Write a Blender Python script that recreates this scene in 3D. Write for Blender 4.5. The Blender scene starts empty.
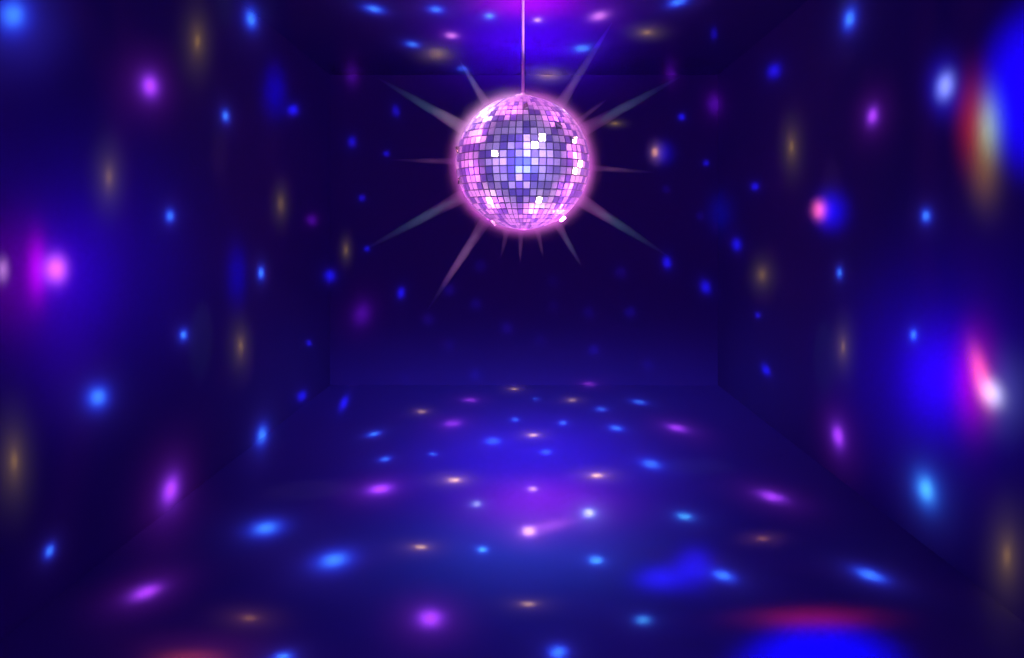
import bpy, bmesh, math, random
import numpy as np
from mathutils import Vector, Matrix

random.seed(7)
scene = bpy.context.scene
COL = scene.collection

# ------------------------------------------------------------------ room measures (metres, x right, y into the room, z up)
F = 900.0                      # focal length in pixels of a 1024 x 658 frame
PX, PY = 524.0, 235.0          # pixel straight ahead of the eye
EYE = 2.42
HALF_W, DEEP, HIGH, NEAR = 3.1256, 14.5, 5.0, -3.0
ALB = 0.05                     # reflectance of the painted room
BALL = Vector((-0.01, 9.0, EYE + 0.72))
R = 0.665

# ------------------------------------------------------------------ helpers
def link(o, parent=None):
    COL.objects.link(o)
    if parent is not None:
        o.parent = parent
    return o

def mesh_object(name, bm, mats, parent=None, smooth=False):
    me = bpy.data.meshes.new(name)
    bm.normal_update()
    bm.to_mesh(me); bm.free()
    for m in (mats if isinstance(mats, (list, tuple)) else [mats]):
        me.materials.append(m)
    if smooth:
        for p in me.polygons: p.use_smooth = True
    return link(bpy.data.objects.new(name, me), parent)

def material(name):
    m = bpy.data.materials.new(name); m.use_nodes = True
    m.node_tree.nodes.clear()
    return m, m.node_tree.nodes, m.node_tree.links

def paint(name, col, var=0.04, scale=3.0):
    """flat matt paint with a faint mottling"""
    m, N, L = material(name)
    out = N.new('ShaderNodeOutputMaterial'); d = N.new('ShaderNodeBsdfDiffuse')
    tc = N.new('ShaderNodeTexCoord'); nz = N.new('ShaderNodeTexNoise'); nz.inputs['Scale'].default_value = scale
    nz.inputs['Detail'].default_value = 3
    rp = N.new('ShaderNodeValToRGB')
    a, b = 1 - var, 1 + var
    rp.color_ramp.elements[0].color = (col[0]*a, col[1]*a, col[2]*a, 1)
    rp.color_ramp.elements[1].color = (col[0]*b, col[1]*b, col[2]*b, 1)
    L.new(tc.outputs['Object'], nz.inputs['Vector']); L.new(nz.outputs['Fac'], rp.inputs['Fac'])
    L.new(rp.outputs['Color'], d.inputs['Color']); L.new(d.outputs['BSDF'], out.inputs['Surface'])
    return m

def mirror(name, col, rough, metal=1.0, var=0.0):
    m, N, L = material(name)
    out = N.new('ShaderNodeOutputMaterial'); p = N.new('ShaderNodeBsdfPrincipled')
    p.inputs['Base Color'].default_value = (*col, 1)
    p.inputs['Roughness'].default_value = rough
    p.inputs['Metallic'].default_value = metal
    if var:
        tc = N.new('ShaderNodeTexCoord'); nz = N.new('ShaderNodeTexNoise'); nz.inputs['Scale'].default_value = 9
        mp = N.new('ShaderNodeMapRange')
        mp.inputs['To Min'].default_value = rough - var; mp.inputs['To Max'].default_value = rough + var
        L.new(tc.outputs['Object'], nz.inputs['Vector']); L.new(nz.outputs['Fac'], mp.inputs['Value'])
        L.new(mp.outputs['Result'], p.inputs['Roughness'])
    L.new(p.outputs['BSDF'], out.inputs['Surface'])
    return m

def box(name, lo, hi, m, kind='structure'):
    bm = bmesh.new()
    bmesh.ops.create_cube(bm, size=1)
    for v in bm.verts:
        v.co = Vector([lo[k] + (v.co[k] + .5) * (hi[k] - lo[k]) for k in range(3)])
    o = mesh_object(name, bm, m)
    o['kind'] = kind
    return o

# ------------------------------------------------------------------ the room
wall_paint = paint('matt_grey_wall_paint', (ALB, ALB, ALB), 0.03, 1.5)
floor_paint = paint('matt_grey_dance_floor', (ALB, ALB, ALB), 0.03, 2.0)
ceil_paint = paint('matt_grey_ceiling_paint', (ALB, ALB, ALB), 0.03, 1.5)
T = 0.15
rooms = [
    box('floor', (-HALF_W - T, NEAR - T, -T), (HALF_W + T, DEEP + T, 0), floor_paint),
    box('ceiling', (-HALF_W - T, NEAR - T, HIGH), (HALF_W + T, DEEP + T, HIGH + T), ceil_paint),
    box('wall_left', (-HALF_W - T, NEAR, 0), (-HALF_W, DEEP, HIGH), wall_paint),
    box('wall_right', (HALF_W, NEAR, 0), (HALF_W + T, DEEP, HIGH), wall_paint),
    box('wall_back', (-HALF_W - T, DEEP, 0), (HALF_W + T, DEEP + T, HIGH), wall_paint),
    box('wall_front', (-HALF_W - T, NEAR - T, 0), (HALF_W + T, NEAR, HIGH), wall_paint),
]
room_labels = {
    'floor': 'wide dark blue floor dotted with blue, violet and amber light spots',
    'ceiling': 'dark blue ceiling lit violet above the mirror ball',
    'wall_left': 'dark blue wall on the left with a pink and blue light patch',
    'wall_right': 'dark blue wall on the right with large blue, red and white light patches',
    'wall_back': 'dark blue far wall behind the mirror ball with faint blue spots',
    'wall_front': 'dark blue wall behind the viewer',
}
for o in rooms:
    o['label'] = room_labels[o.name]; o['category'] = o.name.split('_')[0]

# ------------------------------------------------------------------ mirror ball
ball = link(bpy.data.objects.new('mirror_ball', None))
ball.location = BALL
ball['label'] = 'round mirror ball of small square tiles tinted with lavender and blue reflections hanging from a thin rod'
ball['category'] = 'disco ball'

grout = mirror('dark_violet_backing', (0.04, 0.015, 0.12), 0.5, 0.3, 0.05)
pale = mirror('pale_reflection_tint', (0.86, 0.74, 0.95), 0.42, 0.55, 0.03)  # tile tints: lavender and blue reflections put into the colour
mid = mirror('lilac_reflection_tint', (0.50, 0.40, 0.72), 0.40, 0.6, 0.03)
deep = mirror('blue_reflection_tint', (0.27, 0.19, 0.60), 0.40, 0.6, 0.03)
clear = mirror('clear_mirror', (0.97, 0.93, 0.88), 0.2, 1.0)
tile_mats = [pale, mid, deep, clear]

bm = bmesh.new()
bmesh.ops.create_uvsphere(bm, u_segments=64, v_segments=36, radius=R - 0.012)
mesh_object('ball_core', bm, grout, ball, smooth=True)

ROWS, COLS = 28, 56
EYEP = Vector((0, 0, EYE))
GLINT_LIGHT = []      # filled below with tiles turned towards the added lights

def pix_dir(px, py):
    """direction, from the ball's centre, of the facet seen at a pixel"""
    d = Vector(((px - PX) / F, 1, (PY - py) / F)).normalized()
    oc = EYEP - BALL
    b = oc.dot(d); c = oc.length_squared - R * R
    disc = b * b - c
    if disc < 0: disc = 0
    t = -b - math.sqrt(disc)
    return (EYEP + d * t - BALL).normalized()

def cell(d):
    th = math.acos(max(-1, min(1, d.z)))
    ph = math.atan2(d.x, -d.y) % (2 * math.pi)
    return min(ROWS - 1, int(th / math.pi * ROWS)), int(ph / (2 * math.pi) * COLS) % COLS

# facets that are turned to mirror an added light: (pixel, how many neighbours across)
GLINTS = [(494, 155, 1), (537, 143, 1), (573, 168, 1), (491, 198, 1), (542, 198, 1), (459, 151, 1),
          (461, 182, 1), (523, 106, 1), (496, 222, 1),
          (557, 127, 1), (561, 218, 1), (571, 139, 1), (541, 140, 1), (578, 165, 1)]
ADDED_LIGHT_AT = []                            # added unseen lights round the front of the ball, each mirrored to the viewer by one patch of facets
for (gx, gy, dist) in ((489, 121, 3.2), (561, 113, 3.2), (556, 206, 2.6), (497, 190, 3.0), (532, 150, 3.4), (461, 166, 2.0), (573, 168, 2.2), (541, 199, 2.8)):
    n = pix_dir(gx, gy); v = (EYEP - BALL).normalized()
    d = (2 * n.dot(v) * n - v).normalized()
    if d.z > 0: dist = min(dist, 1.6 / d.z)              # stays under the ceiling
    ADDED_LIGHT_AT.append(BALL + d * dist)
glint = {}
for gx, gy, n in GLINTS:
    r, c = cell(pix_dir(gx, gy))
    for k in range(n):
        glint[(r, (c + k) % COLS)] = True

def shade_of(r, c):  # picks the painted reflection tint, paler more often near top and bottom
    th = (r + .5) / ROWS
    x = random.random()
    p = 0.60 + (0.18 if th < 0.3 else 0) + (0.14 if th > 0.72 else 0)
    return 0 if x < p * .72 else (1 if x < p else 2)

bm = bmesh.new()
for r in range(ROWS):
    th = math.pi * (r + .5) / ROWS
    n_c = COLS
    hh = math.pi / ROWS * R * 0.5 * 0.84
    for c in range(n_c):
        ph = 2 * math.pi * (c + .5) / n_c
        n = Vector((math.sin(th) * math.sin(ph), -math.sin(th) * math.cos(ph), math.cos(th)))
        east = Vector((math.cos(ph), math.sin(ph), 0)); north = n.cross(east) * -1
        if north.z < 0: north = -north
        w0 = math.pi / n_c * R * 0.84 * math.sin(math.pi * (r + .06) / ROWS if r else 0.006)
        w1 = math.pi / n_c * R * 0.84 * math.sin(math.pi * (r + .94) / ROWS)
        mi = shade_of(r, c)
        nn = n.copy()
        if (r, c) in glint:
            mi = 3
            p = BALL + n * R
            best = min((n.angle(((EYEP - p).normalized() + (q - p).normalized()).normalized()), k) for k, q in enumerate(ADDED_LIGHT_AT))
            nn = ((EYEP - p).normalized() + (ADDED_LIGHT_AT[best[1]] - p).normalized()).normalized()
            if best[0] > 0.55: nn = n.slerp(nn, 0.55 / best[0])      # a facet aimed at an added light leans only so far
        else:
            nn = (n + Vector((random.uniform(-1, 1), random.uniform(-1, 1), random.uniform(-1, 1))) * 0.03).normalized()
        q = n.rotation_difference(nn)
        e2, n2 = q @ east, q @ north
        ctr = n * (R + (0.004 + 0.034 * math.sin(n.angle(nn)) if mi == 3 else 0))
        top, bot = [], []
        for (sx, sy) in ((-1, 1), (1, 1), (1, -1), (-1, -1)):
            w = w0 if sy > 0 else w1
            pt = ctr + e2 * (sx * w) + n2 * (sy * hh)
            top.append(bm.verts.new(pt)); bot.append(bm.verts.new(ctr * 0.972 + east * (sx * w) + north * (sy * hh)))
        f = bm.faces.new(top); f.material_index = mi
        if f.normal.dot(n) < 0: pass
        for k in range(4):
            g = bm.faces.new((top[k], top[(k + 1) % 4], bot[(k + 1) % 4], bot[k])); g.material_index = mi
bmesh.ops.recalc_face_normals(bm, faces=bm.faces)
tiles = mesh_object('mirror_tiles', bm, tile_mats, ball)

steel = mirror('brushed_steel', (0.75, 0.68, 0.80), 0.35, 0.7, 0.05)
def lathe(name, prof, m, parent=None, seg=32):
    bm = bmesh.new()
    rings = []
    for (rr, z) in prof:
        rings.append([bm.verts.new((rr * math.cos(2*math.pi*k/seg), rr * math.sin(2*math.pi*k/seg), z)) for k in range(seg)])
    for a, b in zip(rings, rings[1:]):
        for k in range(seg):
            bm.faces.new((a[k], a[(k+1) % seg], b[(k+1) % seg], b[k]))
    bm.faces.new(rings[0]); bm.faces.new(rings[-1])
    bmesh.ops.recalc_face_normals(bm, faces=bm.faces)
    return mesh_object(name, bm, m, parent, smooth=True)
lathe('top_cap', [(0.085, R - 0.012), (0.085, R + 0.006), (0.05, R + 0.014), (0.022, R + 0.02), (0.022, R + 0.035)], steel, ball)

rod_top, rod_bot = HIGH - 0.05, BALL.z + R + 0.036
rod = link(bpy.data.objects.new('hanging_rod', None))
rod.location = (BALL.x, BALL.y, rod_bot)
rod['label'] = 'thin straight pinkish rod from the ceiling down to the mirror ball'
rod['category'] = 'rod'
rod_paint = mirror('pale_pink_rod', (0.85, 0.66, 0.86), 0.5, 0.0, 0.04)
lathe('shaft', [(0.014, 0), (0.014, 0.4), (0.014, 0.9), (0.014, rod_top - rod_bot)], rod_paint, rod, 16)
lathe('ceiling_mount', [(0.06, rod_top - rod_bot - 0.05), (0.11, rod_top - rod_bot - 0.03), (0.11, HIGH - rod_bot)], rod_paint, rod, 32)

# ------------------------------------------------------------------ the light the ball throws: added unseen lights on each side of the ball,
# spots put into their colour and thrown on one side of the room
def lin(c):
    return tuple((v / 255 / 12.92) if v <= 10 else ((v / 255 + .055) / 1.055) ** 2.4 for v in c)

# a spot = a few soft rings (size factor, colour in light)
KINDS = {
    'blue':   [(0.5, (0.035, 0.24, 0.35)), (0.9, (0.012, 0.035, 0.85)), (1.6, (0.004, 0.003, 0.10)), (2.9, (0.004, 0.003, 0.035))],
    'cyan':   [(0.5, (0.07, 0.48, 0.40)), (0.9, (0.015, 0.11, 0.75)), (1.7, (0.004, 0.010, 0.14)), (3.0, (0.004, 0.004, 0.04))],
    'dim':    [(0.68, (0.008, 0.006, 0.90)), (1.6, (0.002, 0.001, 0.07))],
    'faint':  [(1.0, (0.003, 0.001, 0.11))],
    'purple': [(0.55, (0.34, 0.04, 0.40)), (0.9, (0.19, 0.025, 0.70)), (1.6, (0.03, 0.003, 0.10)), (2.8, (0.026, 0.002, 0.055))],
    'violet': [(1.0, (0.05, 0.003, 0.25)), (2.2, (0.012, 0.000, 0.04))],
    'pink':   [(0.62, (0.70, 0.22, 0.45)), (1.0, (0.25, 0.05, 0.45)), (2.4, (0.05, 0.005, 0.09))],
    'yellow': [(0.16, (0.12, 0.062, 0.010)), (0.45, (0.060, 0.033, 0.004)), (1.0, (0.030, 0.018, 0.003))],
    'amber':  [(0.20, (1.30, 0.75, 0.30)), (0.42, (0.30, 0.13, 0.02)), (1.0, (0.085, 0.035, 0.02))],
    'ember':  [(0.16, (0.20, 0.08, 0.02)), (0.4, (0.05, 0.014, 0.006)), (1.0, (0.030, 0.008, 0.008))],
    'white':  [(0.7, (0.75, 0.72, 0.40)), (1.2, (0.10, 0.22, 0.55)), (3.0, (0.035, 0.045, 0.16))],
    'rose':   [(0.7, (0.85, 0.55, 0.60)), (1.2, (0.25, 0.07, 0.30)), (3.0, (0.05, 0.012, 0.10))],
}
def glow(c, k=1.0, base=(10, 0, 60)):
    """a plain soft patch that brings the dark blue up to the given colour"""
    a, b = lin(c), lin(base)
    return [(1.0, tuple(max(0.0, (p - q)) * k for p, q in zip(a, b)))]

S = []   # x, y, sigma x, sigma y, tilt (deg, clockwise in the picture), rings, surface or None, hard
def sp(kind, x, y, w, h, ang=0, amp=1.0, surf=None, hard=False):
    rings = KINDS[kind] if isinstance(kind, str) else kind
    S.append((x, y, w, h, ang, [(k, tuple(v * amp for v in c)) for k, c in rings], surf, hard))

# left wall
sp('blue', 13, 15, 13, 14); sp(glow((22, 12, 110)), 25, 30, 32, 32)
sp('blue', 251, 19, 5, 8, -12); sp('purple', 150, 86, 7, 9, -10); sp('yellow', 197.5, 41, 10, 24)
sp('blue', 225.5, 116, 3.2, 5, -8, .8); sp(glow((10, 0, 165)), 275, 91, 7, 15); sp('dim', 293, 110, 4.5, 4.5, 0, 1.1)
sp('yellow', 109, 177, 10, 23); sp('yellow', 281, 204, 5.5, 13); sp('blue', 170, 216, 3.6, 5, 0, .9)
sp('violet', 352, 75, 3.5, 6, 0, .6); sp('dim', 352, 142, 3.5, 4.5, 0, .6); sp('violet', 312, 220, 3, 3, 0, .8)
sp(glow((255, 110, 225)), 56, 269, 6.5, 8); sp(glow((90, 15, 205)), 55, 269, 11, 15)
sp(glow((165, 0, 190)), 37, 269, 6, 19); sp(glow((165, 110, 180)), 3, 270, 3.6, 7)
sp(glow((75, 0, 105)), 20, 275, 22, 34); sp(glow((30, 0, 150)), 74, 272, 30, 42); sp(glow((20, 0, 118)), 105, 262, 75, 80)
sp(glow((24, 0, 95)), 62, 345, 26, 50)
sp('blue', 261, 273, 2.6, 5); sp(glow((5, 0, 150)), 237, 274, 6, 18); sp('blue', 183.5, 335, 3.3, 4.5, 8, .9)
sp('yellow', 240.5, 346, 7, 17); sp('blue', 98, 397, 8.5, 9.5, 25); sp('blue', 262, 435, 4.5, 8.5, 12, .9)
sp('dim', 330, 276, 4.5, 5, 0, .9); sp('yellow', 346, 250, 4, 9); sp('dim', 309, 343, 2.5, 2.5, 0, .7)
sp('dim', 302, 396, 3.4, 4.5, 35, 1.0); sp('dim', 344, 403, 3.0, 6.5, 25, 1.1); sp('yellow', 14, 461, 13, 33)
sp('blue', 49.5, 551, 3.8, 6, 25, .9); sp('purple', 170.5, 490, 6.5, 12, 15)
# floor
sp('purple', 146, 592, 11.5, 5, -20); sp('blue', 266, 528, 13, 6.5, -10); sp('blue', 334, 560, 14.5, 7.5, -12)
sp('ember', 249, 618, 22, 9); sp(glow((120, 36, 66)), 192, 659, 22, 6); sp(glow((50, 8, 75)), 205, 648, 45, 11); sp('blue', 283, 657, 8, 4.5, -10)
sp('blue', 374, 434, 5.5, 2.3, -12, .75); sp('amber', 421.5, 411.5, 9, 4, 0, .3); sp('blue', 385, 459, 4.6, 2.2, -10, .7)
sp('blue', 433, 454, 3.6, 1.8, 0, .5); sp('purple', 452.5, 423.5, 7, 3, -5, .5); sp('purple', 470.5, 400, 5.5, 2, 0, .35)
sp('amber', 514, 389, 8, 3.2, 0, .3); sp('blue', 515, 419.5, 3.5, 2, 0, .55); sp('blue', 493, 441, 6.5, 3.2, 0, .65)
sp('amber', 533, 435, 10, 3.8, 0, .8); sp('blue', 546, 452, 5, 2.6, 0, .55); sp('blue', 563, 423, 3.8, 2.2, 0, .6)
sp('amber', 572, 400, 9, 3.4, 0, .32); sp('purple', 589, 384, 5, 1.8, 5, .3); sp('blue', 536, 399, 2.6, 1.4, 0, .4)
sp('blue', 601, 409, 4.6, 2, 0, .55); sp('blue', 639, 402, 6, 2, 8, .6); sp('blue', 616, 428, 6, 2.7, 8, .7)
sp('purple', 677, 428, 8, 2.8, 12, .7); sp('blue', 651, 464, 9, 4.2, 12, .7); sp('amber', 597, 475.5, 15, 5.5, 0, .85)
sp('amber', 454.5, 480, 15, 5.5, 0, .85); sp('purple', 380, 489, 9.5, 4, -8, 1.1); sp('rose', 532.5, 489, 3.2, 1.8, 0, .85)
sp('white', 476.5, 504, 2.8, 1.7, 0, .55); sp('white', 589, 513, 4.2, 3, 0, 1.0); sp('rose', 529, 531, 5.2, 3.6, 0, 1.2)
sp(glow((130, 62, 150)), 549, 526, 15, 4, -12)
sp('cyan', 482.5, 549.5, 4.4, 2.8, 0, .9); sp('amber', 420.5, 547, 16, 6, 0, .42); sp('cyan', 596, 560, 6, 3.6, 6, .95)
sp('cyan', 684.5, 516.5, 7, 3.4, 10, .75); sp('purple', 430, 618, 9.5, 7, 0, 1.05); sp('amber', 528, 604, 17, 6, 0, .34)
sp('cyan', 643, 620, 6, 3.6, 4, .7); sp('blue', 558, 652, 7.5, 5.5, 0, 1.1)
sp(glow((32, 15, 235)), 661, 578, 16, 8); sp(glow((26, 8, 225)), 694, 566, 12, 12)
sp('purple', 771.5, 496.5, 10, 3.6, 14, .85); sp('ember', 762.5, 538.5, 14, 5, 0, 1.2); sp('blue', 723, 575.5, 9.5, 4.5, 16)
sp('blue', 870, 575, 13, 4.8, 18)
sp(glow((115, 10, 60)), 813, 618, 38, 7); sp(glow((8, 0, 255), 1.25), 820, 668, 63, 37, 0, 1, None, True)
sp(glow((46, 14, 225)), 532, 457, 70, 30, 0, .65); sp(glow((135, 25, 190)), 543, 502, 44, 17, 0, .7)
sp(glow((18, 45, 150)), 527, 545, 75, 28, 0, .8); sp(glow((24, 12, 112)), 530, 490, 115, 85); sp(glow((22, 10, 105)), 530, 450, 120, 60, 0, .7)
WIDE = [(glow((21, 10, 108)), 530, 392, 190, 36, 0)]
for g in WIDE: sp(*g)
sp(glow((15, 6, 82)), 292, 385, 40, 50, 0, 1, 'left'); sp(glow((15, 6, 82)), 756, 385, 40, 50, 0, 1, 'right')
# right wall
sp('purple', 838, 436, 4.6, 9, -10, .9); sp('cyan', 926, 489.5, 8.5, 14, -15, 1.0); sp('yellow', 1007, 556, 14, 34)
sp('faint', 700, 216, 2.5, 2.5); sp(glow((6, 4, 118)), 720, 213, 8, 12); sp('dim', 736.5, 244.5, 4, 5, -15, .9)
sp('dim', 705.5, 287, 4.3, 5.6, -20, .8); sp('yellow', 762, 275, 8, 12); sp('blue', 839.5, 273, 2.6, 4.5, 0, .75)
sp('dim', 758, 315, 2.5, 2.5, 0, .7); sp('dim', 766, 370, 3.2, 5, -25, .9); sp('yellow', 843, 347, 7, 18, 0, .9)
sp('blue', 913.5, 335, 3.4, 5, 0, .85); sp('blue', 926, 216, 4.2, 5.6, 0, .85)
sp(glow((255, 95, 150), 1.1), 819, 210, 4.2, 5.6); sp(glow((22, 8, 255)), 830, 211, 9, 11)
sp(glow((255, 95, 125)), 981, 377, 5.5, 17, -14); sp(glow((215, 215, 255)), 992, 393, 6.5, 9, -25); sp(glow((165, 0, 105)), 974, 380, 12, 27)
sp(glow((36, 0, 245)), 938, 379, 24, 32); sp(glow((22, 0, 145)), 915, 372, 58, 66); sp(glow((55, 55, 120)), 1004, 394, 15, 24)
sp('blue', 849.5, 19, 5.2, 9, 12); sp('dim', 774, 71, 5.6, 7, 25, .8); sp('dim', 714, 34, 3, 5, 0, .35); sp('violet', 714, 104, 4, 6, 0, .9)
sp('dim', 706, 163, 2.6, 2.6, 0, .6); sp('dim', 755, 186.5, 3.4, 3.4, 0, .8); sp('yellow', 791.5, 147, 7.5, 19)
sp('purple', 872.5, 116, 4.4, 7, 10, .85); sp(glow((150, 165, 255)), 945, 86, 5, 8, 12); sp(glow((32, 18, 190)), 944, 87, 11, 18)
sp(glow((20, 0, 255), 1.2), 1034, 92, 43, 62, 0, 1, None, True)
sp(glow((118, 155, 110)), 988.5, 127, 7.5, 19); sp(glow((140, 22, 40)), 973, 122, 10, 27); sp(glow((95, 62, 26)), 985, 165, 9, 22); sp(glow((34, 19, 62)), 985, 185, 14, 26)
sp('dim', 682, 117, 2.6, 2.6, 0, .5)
# ceiling
sp('blue', 374, 9, 8, 3.4, 12, .9); sp('blue', 436, 9.5, 6.5, 3.4, 6, .8); sp('cyan', 489.5, 16, 4.6, 3, 0, .6)
sp('pink', 451.5, 35.6, 5, 2.6, 6, .75); sp('blue', 412.5, 44.5, 6, 2.8, 10, .7); sp('yellow', 438, 54, 12, 6, 0, 2.2)
sp('blue', 463, 69.5, 4.4, 2, 8, .5); sp('rose', 537.5, 20, 3, 1.8, 0, .7); sp('dim', 516, 48.5, 3, 1.5, 0, 1.3)
sp('pink', 599, 16, 7.5, 3.8, -12, .7); sp('cyan', 582, 48.5, 6, 2.6, -6, .8); sp('yellow', 548, 75, 12, 5, 0, 3.0)
sp('yellow', 647, 32.5, 12, 5.5, 0, 1.6); sp('blue', 678, 2, 8, 3.6, -15, 1.0)
sp(glow((66, 0, 240)), 530, 40, 44, 24, 0, .85); sp(glow((165, 0, 190)), 528, 2, 30, 10); sp(glow((35, 0, 130)), 528, 34, 62, 36)
# far wall
sp('violet', 671, 72.5, 3.2, 5.5, 0, .6)
sp('dim', 396, 111, 3, 4.6, -10, .55); sp('dim', 386.5, 153.6, 2.4, 2.4, 0, .6); sp('dim', 362, 198, 2.6, 2.6, 0, .6)
sp('yellow', 615, 123.5, 7, 3, 0, 1.3); sp(glow((205, 135, 65)), 655, 152, 1.9, 2.6); sp(glow((100, 62, 60)), 656, 152.5, 4.2, 6); sp(glow((20, 8, 165)), 662, 153, 7, 7)
sp('dim', 681.5, 117, 2.8, 2.8, 0, .5); sp('faint', 666, 189, 2.4, 2.4); sp('dim', 667, 262.5, 3.6, 5, -10, .9)
sp('dim', 401, 293, 3.2, 4.6, 10, .9); sp('dim', 367, 249, 2.4, 2.4, 0, .6); sp('violet', 362, 314, 5.5, 7.5, 20, .8)
for (x, y, k) in ((428, 319.5, .8), (476, 304, .8), (507, 328, 1), (449, 345, .6), (475, 375, 1.1), (594, 350, 1.4), (630, 312, 1.1),
                  (620.6, 272, .8), (588.6, 312.5, .7), (553, 281, .4), (553, 306, .4), (540, 340, .5), (480, 266, .7), (449, 290, 1), (648, 365, .8),
                  (405, 378, .5)):
    sp('faint', x, y, 3.6, 3.6, 0, k)

# planes: origin of the added light beside the ball, two axes in the plane, the plane's normal axis
AXIS = {'floor': (0, 1, 2), 'ceiling': (0, 1, 2), 'back': (0, 2, 1), 'left': (1, 2, 0), 'right': (1, 2, 0)}
PLANE = {'floor': 0.0, 'ceiling': HIGH, 'back': DEEP, 'left': -HALF_W, 'right': HALF_W}
OUT = {'floor': Vector((0, 0, -1)), 'ceiling': Vector((0, 0, 1)), 'back': Vector((0, 1, 0)), 'left': Vector((-1, 0, 0)), 'right': Vector((1, 0, 0))}
LO = (-HALF_W, NEAR, 0.0); HI = (HALF_W, DEEP, HIGH)

def hit(px, py, surf):
    d = ((px - PX) / F, 1.0, (PY - py) / F)
    k = AXIS[surf][2]
    e = (0, 0, EYE)
    t = (PLANE[surf] - e[k]) / d[k] if abs(d[k]) > 1e-9 else 1e9
    p = [e[i] + t * d[i] for i in range(3)]
    return t, np.array([p[AXIS[surf][0]], p[AXIS[surf][1]]])

def which(px, py):
    best = None
    for s in AXIS:
        t, _ = hit(px, py, s)
        if t > 0 and (best is None or t < best[0]): best = (t, s)
    return best[1]

bysurf = {s: [] for s in AXIS}
def reaches(x, y, w, h, ang, home):
    yield home
    a = math.radians(ang); seen = {home}
    for k in (1.0, 2.0, 3.0):
        for q in range(16):
            t = 2 * math.pi * q / 16
            u, v = k * w * math.cos(t), k * h * math.sin(t)
            s = which(x + u * math.cos(a) - v * math.sin(a), y + u * math.sin(a) + v * math.cos(a))
            if s not in seen:
                seen.add(s)
                if 0 < hit(x, y, s)[0] < 1.5 * hit(x, y, home)[0]: yield s
def jobs():
    for (x, y, w, h, ang, rings, surf, hard) in S:
        for s in [surf] if surf else reaches(x, y, w * 1.3, h * 1.3, ang, which(x, y)):
            yield x, y, w, h, ang, rings, s, hard
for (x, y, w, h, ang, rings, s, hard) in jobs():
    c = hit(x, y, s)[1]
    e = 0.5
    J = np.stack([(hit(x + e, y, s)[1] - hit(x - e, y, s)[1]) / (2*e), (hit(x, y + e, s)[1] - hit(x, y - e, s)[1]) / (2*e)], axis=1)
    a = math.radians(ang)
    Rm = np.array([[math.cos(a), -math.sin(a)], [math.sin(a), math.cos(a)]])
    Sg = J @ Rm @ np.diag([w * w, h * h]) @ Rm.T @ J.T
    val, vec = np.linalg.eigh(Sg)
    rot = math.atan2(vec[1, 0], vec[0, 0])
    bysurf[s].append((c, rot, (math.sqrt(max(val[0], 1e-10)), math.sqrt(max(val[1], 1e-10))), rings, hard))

BASE = {'floor': (0.0026, 0.0, 0.042), 'ceiling': (0.0022, 0.0, 0.038), 'back': (0.0030, 0.0, 0.046), 'left': (0.0028, 0.0, 0.046), 'right': (0.0028, 0.0, 0.046)}
POWER = 4 * math.pi * math.pi / ALB     # calibrated so that a unit ring reads as a unit of reflected light
AMB = 0.82  # strength of the even dark blue fill added to these lights

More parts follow.
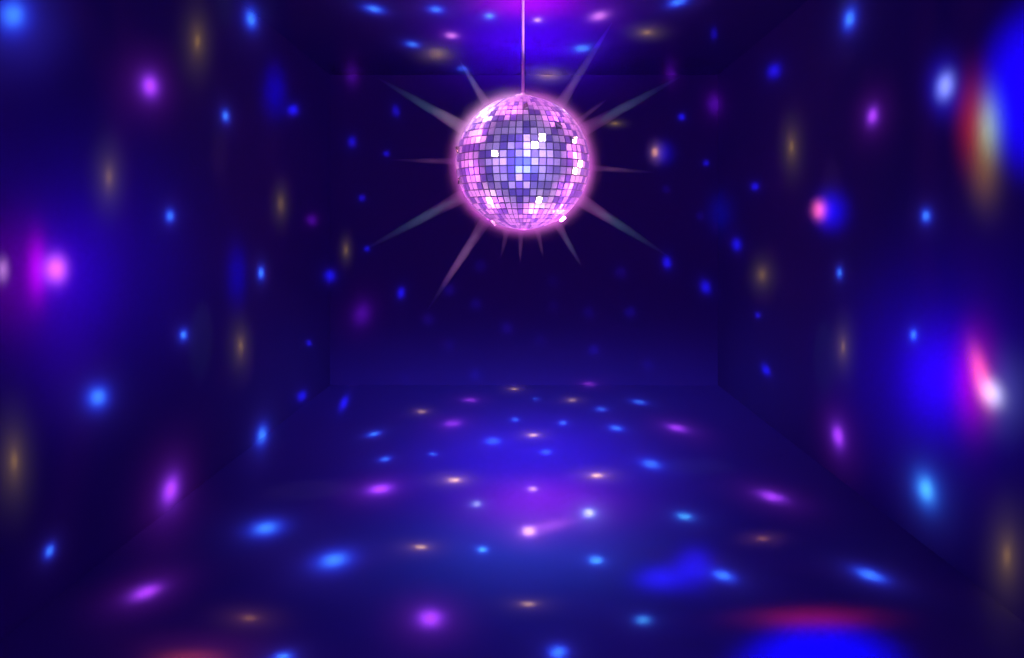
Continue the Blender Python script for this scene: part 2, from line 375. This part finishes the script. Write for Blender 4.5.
def chunks():
    for s, blobs in bysurf.items():
        part, n, first = [], 0, True
        for b in blobs + [None]:
            if b is None or n + len(b[3]) + 1 > 62:
                yield s, part, first
                part, n, first = [], 0, False
            if b is not None:
                part.append(b); n += len(b[3]) + 1
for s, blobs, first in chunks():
    ld = bpy.data.lights.new('added_spot_light_' + s, 'SPOT')
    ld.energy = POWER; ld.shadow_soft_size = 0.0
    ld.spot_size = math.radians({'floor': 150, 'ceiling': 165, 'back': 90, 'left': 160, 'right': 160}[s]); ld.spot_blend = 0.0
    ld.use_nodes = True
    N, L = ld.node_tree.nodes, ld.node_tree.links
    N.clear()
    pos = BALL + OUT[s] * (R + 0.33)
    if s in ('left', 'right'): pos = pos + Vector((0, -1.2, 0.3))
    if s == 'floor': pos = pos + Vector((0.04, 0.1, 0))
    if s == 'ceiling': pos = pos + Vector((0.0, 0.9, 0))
    lo = link(bpy.data.objects.new('added_spot_light_' + s, ld))
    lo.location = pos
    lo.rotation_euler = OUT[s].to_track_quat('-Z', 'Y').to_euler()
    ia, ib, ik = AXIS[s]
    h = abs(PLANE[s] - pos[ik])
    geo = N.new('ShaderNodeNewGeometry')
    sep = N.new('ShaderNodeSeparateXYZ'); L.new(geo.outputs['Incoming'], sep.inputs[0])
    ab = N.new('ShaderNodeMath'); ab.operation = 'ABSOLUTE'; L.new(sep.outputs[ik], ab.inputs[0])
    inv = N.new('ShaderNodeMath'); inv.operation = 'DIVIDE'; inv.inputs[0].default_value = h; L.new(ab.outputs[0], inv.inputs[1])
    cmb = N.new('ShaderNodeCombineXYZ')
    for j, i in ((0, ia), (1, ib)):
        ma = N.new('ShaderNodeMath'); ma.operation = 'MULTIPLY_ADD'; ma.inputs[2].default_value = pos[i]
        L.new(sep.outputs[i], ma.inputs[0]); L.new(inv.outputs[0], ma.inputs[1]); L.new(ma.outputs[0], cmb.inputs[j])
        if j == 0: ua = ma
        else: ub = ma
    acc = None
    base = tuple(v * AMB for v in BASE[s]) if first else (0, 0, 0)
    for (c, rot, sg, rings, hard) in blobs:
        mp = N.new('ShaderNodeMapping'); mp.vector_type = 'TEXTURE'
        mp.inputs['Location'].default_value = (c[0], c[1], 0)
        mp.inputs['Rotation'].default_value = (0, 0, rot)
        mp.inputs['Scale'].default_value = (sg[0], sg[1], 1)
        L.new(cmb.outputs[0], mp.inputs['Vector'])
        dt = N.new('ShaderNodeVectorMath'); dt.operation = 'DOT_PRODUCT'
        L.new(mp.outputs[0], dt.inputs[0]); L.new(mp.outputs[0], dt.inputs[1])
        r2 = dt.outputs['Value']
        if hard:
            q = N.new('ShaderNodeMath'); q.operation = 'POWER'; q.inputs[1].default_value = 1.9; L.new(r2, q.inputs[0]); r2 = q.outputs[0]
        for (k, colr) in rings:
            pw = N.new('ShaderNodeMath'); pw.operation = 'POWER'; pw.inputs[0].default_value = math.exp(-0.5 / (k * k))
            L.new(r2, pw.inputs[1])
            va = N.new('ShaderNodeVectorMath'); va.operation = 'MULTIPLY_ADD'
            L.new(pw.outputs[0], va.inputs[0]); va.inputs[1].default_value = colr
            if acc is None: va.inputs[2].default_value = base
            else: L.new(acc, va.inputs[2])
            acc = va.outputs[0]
    # keep each added light to its own side of the room
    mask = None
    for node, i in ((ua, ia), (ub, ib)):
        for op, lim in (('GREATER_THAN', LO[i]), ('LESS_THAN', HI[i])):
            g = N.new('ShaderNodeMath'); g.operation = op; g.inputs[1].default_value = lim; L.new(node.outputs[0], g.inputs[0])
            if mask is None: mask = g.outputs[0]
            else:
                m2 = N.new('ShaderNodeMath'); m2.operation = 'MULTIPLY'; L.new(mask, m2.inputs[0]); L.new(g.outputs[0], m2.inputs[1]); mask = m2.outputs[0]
    # falloff of the added light evened out over the flat surface
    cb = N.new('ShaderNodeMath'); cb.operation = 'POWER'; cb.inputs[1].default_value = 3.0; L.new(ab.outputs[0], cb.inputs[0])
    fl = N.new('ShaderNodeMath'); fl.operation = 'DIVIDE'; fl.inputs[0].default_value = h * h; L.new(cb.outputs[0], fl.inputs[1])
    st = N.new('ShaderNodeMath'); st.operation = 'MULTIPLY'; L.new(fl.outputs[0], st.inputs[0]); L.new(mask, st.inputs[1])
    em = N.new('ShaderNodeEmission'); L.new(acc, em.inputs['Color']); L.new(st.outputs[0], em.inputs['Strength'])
    out = N.new('ShaderNodeOutputLight'); L.new(em.outputs[0], out.inputs[0])

# ------------------------------------------------------------------ unseen lights added round the ball and its rod
def spot(name, pos, target, col, watts, half_deg, blend=0.4, size=0.05):
    ld = bpy.data.lights.new(name, 'SPOT')
    ld.energy = watts; ld.color = col; ld.spot_size = math.radians(2 * half_deg); ld.spot_blend = blend; ld.shadow_soft_size = size
    o = link(bpy.data.objects.new(name, ld))
    o.location = pos
    o.rotation_euler = (Vector(target) - Vector(pos)).to_track_quat('-Z', 'Y').to_euler()
    return o
def fit(pos, extra=0.0):
    return math.degrees(math.asin((R + extra) / (Vector(pos) - BALL).length))

p = Vector((0.1, 3.0, 2.7)); spot('added_front_blue', p, BALL, (0.12, 0.36, 1.0), 1000, fit(p, -0.16), 1.0, 0.3)  # added unseen light for the blue middle of the ball
for k, (x, y, z) in enumerate(((-2.6, 5.2, 3.0), (2.6, 5.2, 3.4), (0.2, 5.0, 4.7), (-0.3, 4.6, 0.5))):
    p = Vector((x, y, z)); spot('added_lilac_fill', p, BALL, (0.66, 0.38, 1.0), 200, fit(p, -0.08), 0.25, 0.06)  # added unseen lights that lift the front tiles
for k in range(8):
    a = 2 * math.pi * (k + .25) / 8
    p = BALL + Vector((math.cos(a) * 1.9, -0.35, math.sin(a) * 1.7))
    spot('added_pink_side', p, BALL, (1.0, 0.24, 0.85), 70, fit(p, -0.06), 0.2, 0.05)  # added unseen lights that turn the outer tiles pink
GL = [((1.0, 0.72, 0.95), 240), ((1.0, 0.66, 0.95), 300), ((1.0, 0.25, 0.95), 200), ((1.0, 0.80, 0.62), 40), ((1.0, 0.88, 0.80), 50), ((1.0, 0.45, 0.40), 40), ((1.0, 0.62, 0.55), 28), ((1.0, 0.80, 0.62), 40)]
for p, (c, wt) in zip(ADDED_LIGHT_AT, GL):
    spot('added_glint_light', p, BALL, c, wt, fit(p, -0.06), 0.15, 0.06)  # added unseen lights placed for the highlights and glints
for k in range(10):
    a = 2 * math.pi * (k + .5) / 10
    p = BALL + Vector((math.cos(a) * 0.85, 1.7, math.sin(a) * 0.85))
    spot('added_rim_light', p, BALL, (0.90, 0.06, 1.0), 230, fit(p, 0.14), 0.6, 0.05)  # added unseen lights behind the ball for its rim and halo

p = BALL + Vector((0.45, -1.1, 0.95)); spot('added_rod_light', p, BALL + Vector((0, 0, 1.45)), (0.9, 0.45, 1.0), 90, 20, 1.0, 0.02)  # added unseen light to brighten the rod

# ------------------------------------------------------------------ haze added round the ball, shaped to carry its glow and rays
hm, N, L = material('lit_haze')
out = N.new('ShaderNodeOutputMaterial'); vs = N.new('ShaderNodeVolumeScatter')
tc = N.new('ShaderNodeTexCoord'); ln = N.new('ShaderNodeVectorMath'); ln.operation = 'LENGTH'
L.new(tc.outputs['Object'], ln.inputs[0])
mr = N.new('ShaderNodeMapRange'); mr.inputs['From Min'].default_value = R; mr.inputs['From Max'].default_value = R + 0.30
mr.inputs['To Min'].default_value = 1; mr.inputs['To Max'].default_value = 0
L.new(ln.outputs['Value'], mr.inputs['Value'])
pw = N.new('ShaderNodeMath'); pw.operation = 'POWER'; pw.inputs[1].default_value = 8.0; L.new(mr.outputs[0], pw.inputs[0])
ml = N.new('ShaderNodeMath'); ml.operation = 'MULTIPLY'; ml.inputs[1].default_value = 2.3; L.new(pw.outputs[0], ml.inputs[0])
L.new(ml.outputs[0], vs.inputs['Density']); L.new(vs.outputs[0], out.inputs['Volume'])
bm = bmesh.new(); bmesh.ops.create_uvsphere(bm, u_segments=48, v_segments=24, radius=R + 0.31)
hz = mesh_object('glowing_haze', bm, hm, None, True)
hz.location = BALL
hz['kind'] = 'stuff'; hz['label'] = 'pink glowing haze close around the mirror ball'; hz['category'] = 'haze'

bmat, N, L = material('ray_shaped_haze')  # haze cut to the shape of each ray
out = N.new('ShaderNodeOutputMaterial'); vs = N.new('ShaderNodeVolumeScatter'); vs.inputs['Density'].default_value = 1.1
L.new(vs.outputs[0], out.inputs['Volume'])
TEAL, PINK, VIO = (0.35, 0.62, 1.0), (1.0, 0.40, 0.85), (0.72, 0.42, 1.0)
BEAMS = [  # end pixel, width at the ball (px), colour, watts, depth lean, label
    (375, 75, 13, TEAL, 22, 0.10, 'pale blue light beam pointing up and left from the mirror ball'),
    (460, 62, 8, TEAL, 14, -0.1, 'short blue light beam rising left of the rod above the mirror ball'),
    (614, 18, 11, VIO, 26, 0.12, 'violet light beam rising steeply to the right above the mirror ball'),
    (677, 80, 13, TEAL, 22, -0.10, 'pale blue light beam pointing up and right from the mirror ball'),
    (655, 172, 6, PINK, 9, 0.05, 'faint pink light beam pointing level to the right of the mirror ball'),
    (670, 256, 13, TEAL, 22, 0.10, 'pale blue light beam pointing down and right from the mirror ball'),
    (582, 266, 8, TEAL, 14, 0.12, 'short blue light beam falling steeply to the right below the mirror ball'),
    (430, 308, 11, VIO, 26, -0.12, 'long violet light beam falling steeply to the left below the mirror ball'),
    (366, 250, 13, TEAL, 22, -0.08, 'pale blue light beam pointing down and left from the mirror ball'),
    (388, 159, 6, PINK, 9, 0.08, 'faint pink light beam pointing level to the left of the mirror ball'),
    (501, 256, 5, PINK, 10, 0.0, 'tiny pink light ray under the mirror ball, pointing down and slightly left'),
    (520, 262, 5, PINK, 10, -0.05, 'tiny pink light ray pointing straight down under the mirror ball'),
    (543, 256, 5, PINK, 10, 0.05, 'tiny pink light ray under the mirror ball, pointing down and slightly right'),
    (606, 100, 5, PINK, 14, 0.0, 'short thin pink light ray at the upper right edge of the mirror ball'),
]
for i, (ex, ey, w, colr, watts, lean, lab) in enumerate(BEAMS):
    d = Vector(((ex - 523) / 100, 0, (163 - ey) / 100))
    length = d.length
    d = (d + Vector((0, lean * length, 0)))
    length = d.length; d.normalize()
    r0 = w / 200
    start = R + 0.02
    bm = bmesh.new()
    seg, rings = 20, []
    n = 10
    for k in range(n):
        f = k / (n - 1)
        rr = r0 * (1 - f) ** 0.8 + 0.006
        z = start + (length - start) * f
        rings.append([bm.verts.new((rr * math.cos(2*math.pi*j/seg), rr * math.sin(2*math.pi*j/seg), z)) for j in range(seg)])
    for a, b in zip(rings, rings[1:]):
        for j in range(seg):
            bm.faces.new((a[j], a[(j+1) % seg], b[(j+1) % seg], b[j]))
    bm.faces.new(rings[0]); bm.faces.new(rings[-1])
    bmesh.ops.recalc_face_normals(bm, faces=bm.faces)
    o = mesh_object('light_ray', bm, bmat, None, True)
    o.location = BALL; o.rotation_euler = d.to_track_quat('Z', 'Y').to_euler()
    o['label'] = lab; o['category'] = 'light beam'; o['group'] = 'light beams round the mirror ball'
    bs = spot('added_beam_light', BALL + d * (R + 0.005), BALL + d * 3, colr, watts * 3.6, 8, 1.0, 0.01)  # light added at the ball's surface to fill the ray-shaped haze
    bs.data.use_nodes = True
    nt = bs.data.node_tree; fo = nt.nodes.new('ShaderNodeLightFalloff'); fo.inputs['Strength'].default_value = 1; fo.inputs['Smooth'].default_value = 0.15
    nt.links.new(fo.outputs['Quadratic'], nt.nodes['Emission'].inputs['Strength'])

# ------------------------------------------------------------------ world, camera, view
w = bpy.data.worlds.new('night'); scene.world = w; w.use_nodes = True
w.node_tree.nodes['Background'].inputs['Color'].default_value = (0.003, 0.0, 0.04, 1)
w.node_tree.nodes['Background'].inputs['Strength'].default_value = 1.0

cam = bpy.data.cameras.new('camera'); co = link(bpy.data.objects.new('camera', cam))
co.location = (0, 0, EYE); co.rotation_euler = (math.pi / 2, 0, 0)
cam.sensor_fit = 'HORIZONTAL'; cam.sensor_width = 36; cam.lens = F / 1024 * 36
cam.shift_x = (512 - PX) / 1024; cam.shift_y = (PY - 329) / 1024
cam.clip_start = 0.05; cam.clip_end = 100
scene.camera = co

vs_ = scene.view_settings
scene.display_settings.display_device = 'sRGB'
vs_.view_transform = 'Standard'; vs_.look = 'None'; vs_.exposure = 0; vs_.gamma = 1; vs_.use_curve_mapping = False
cy = scene.cycles
cy.use_denoising = True
cy.use_adaptive_sampling = False
cy.sample_clamp_indirect = 3.0
cy.max_bounces = 6; cy.diffuse_bounces = 3; cy.volume_bounces = 0
cy.volume_step_rate = 0.5
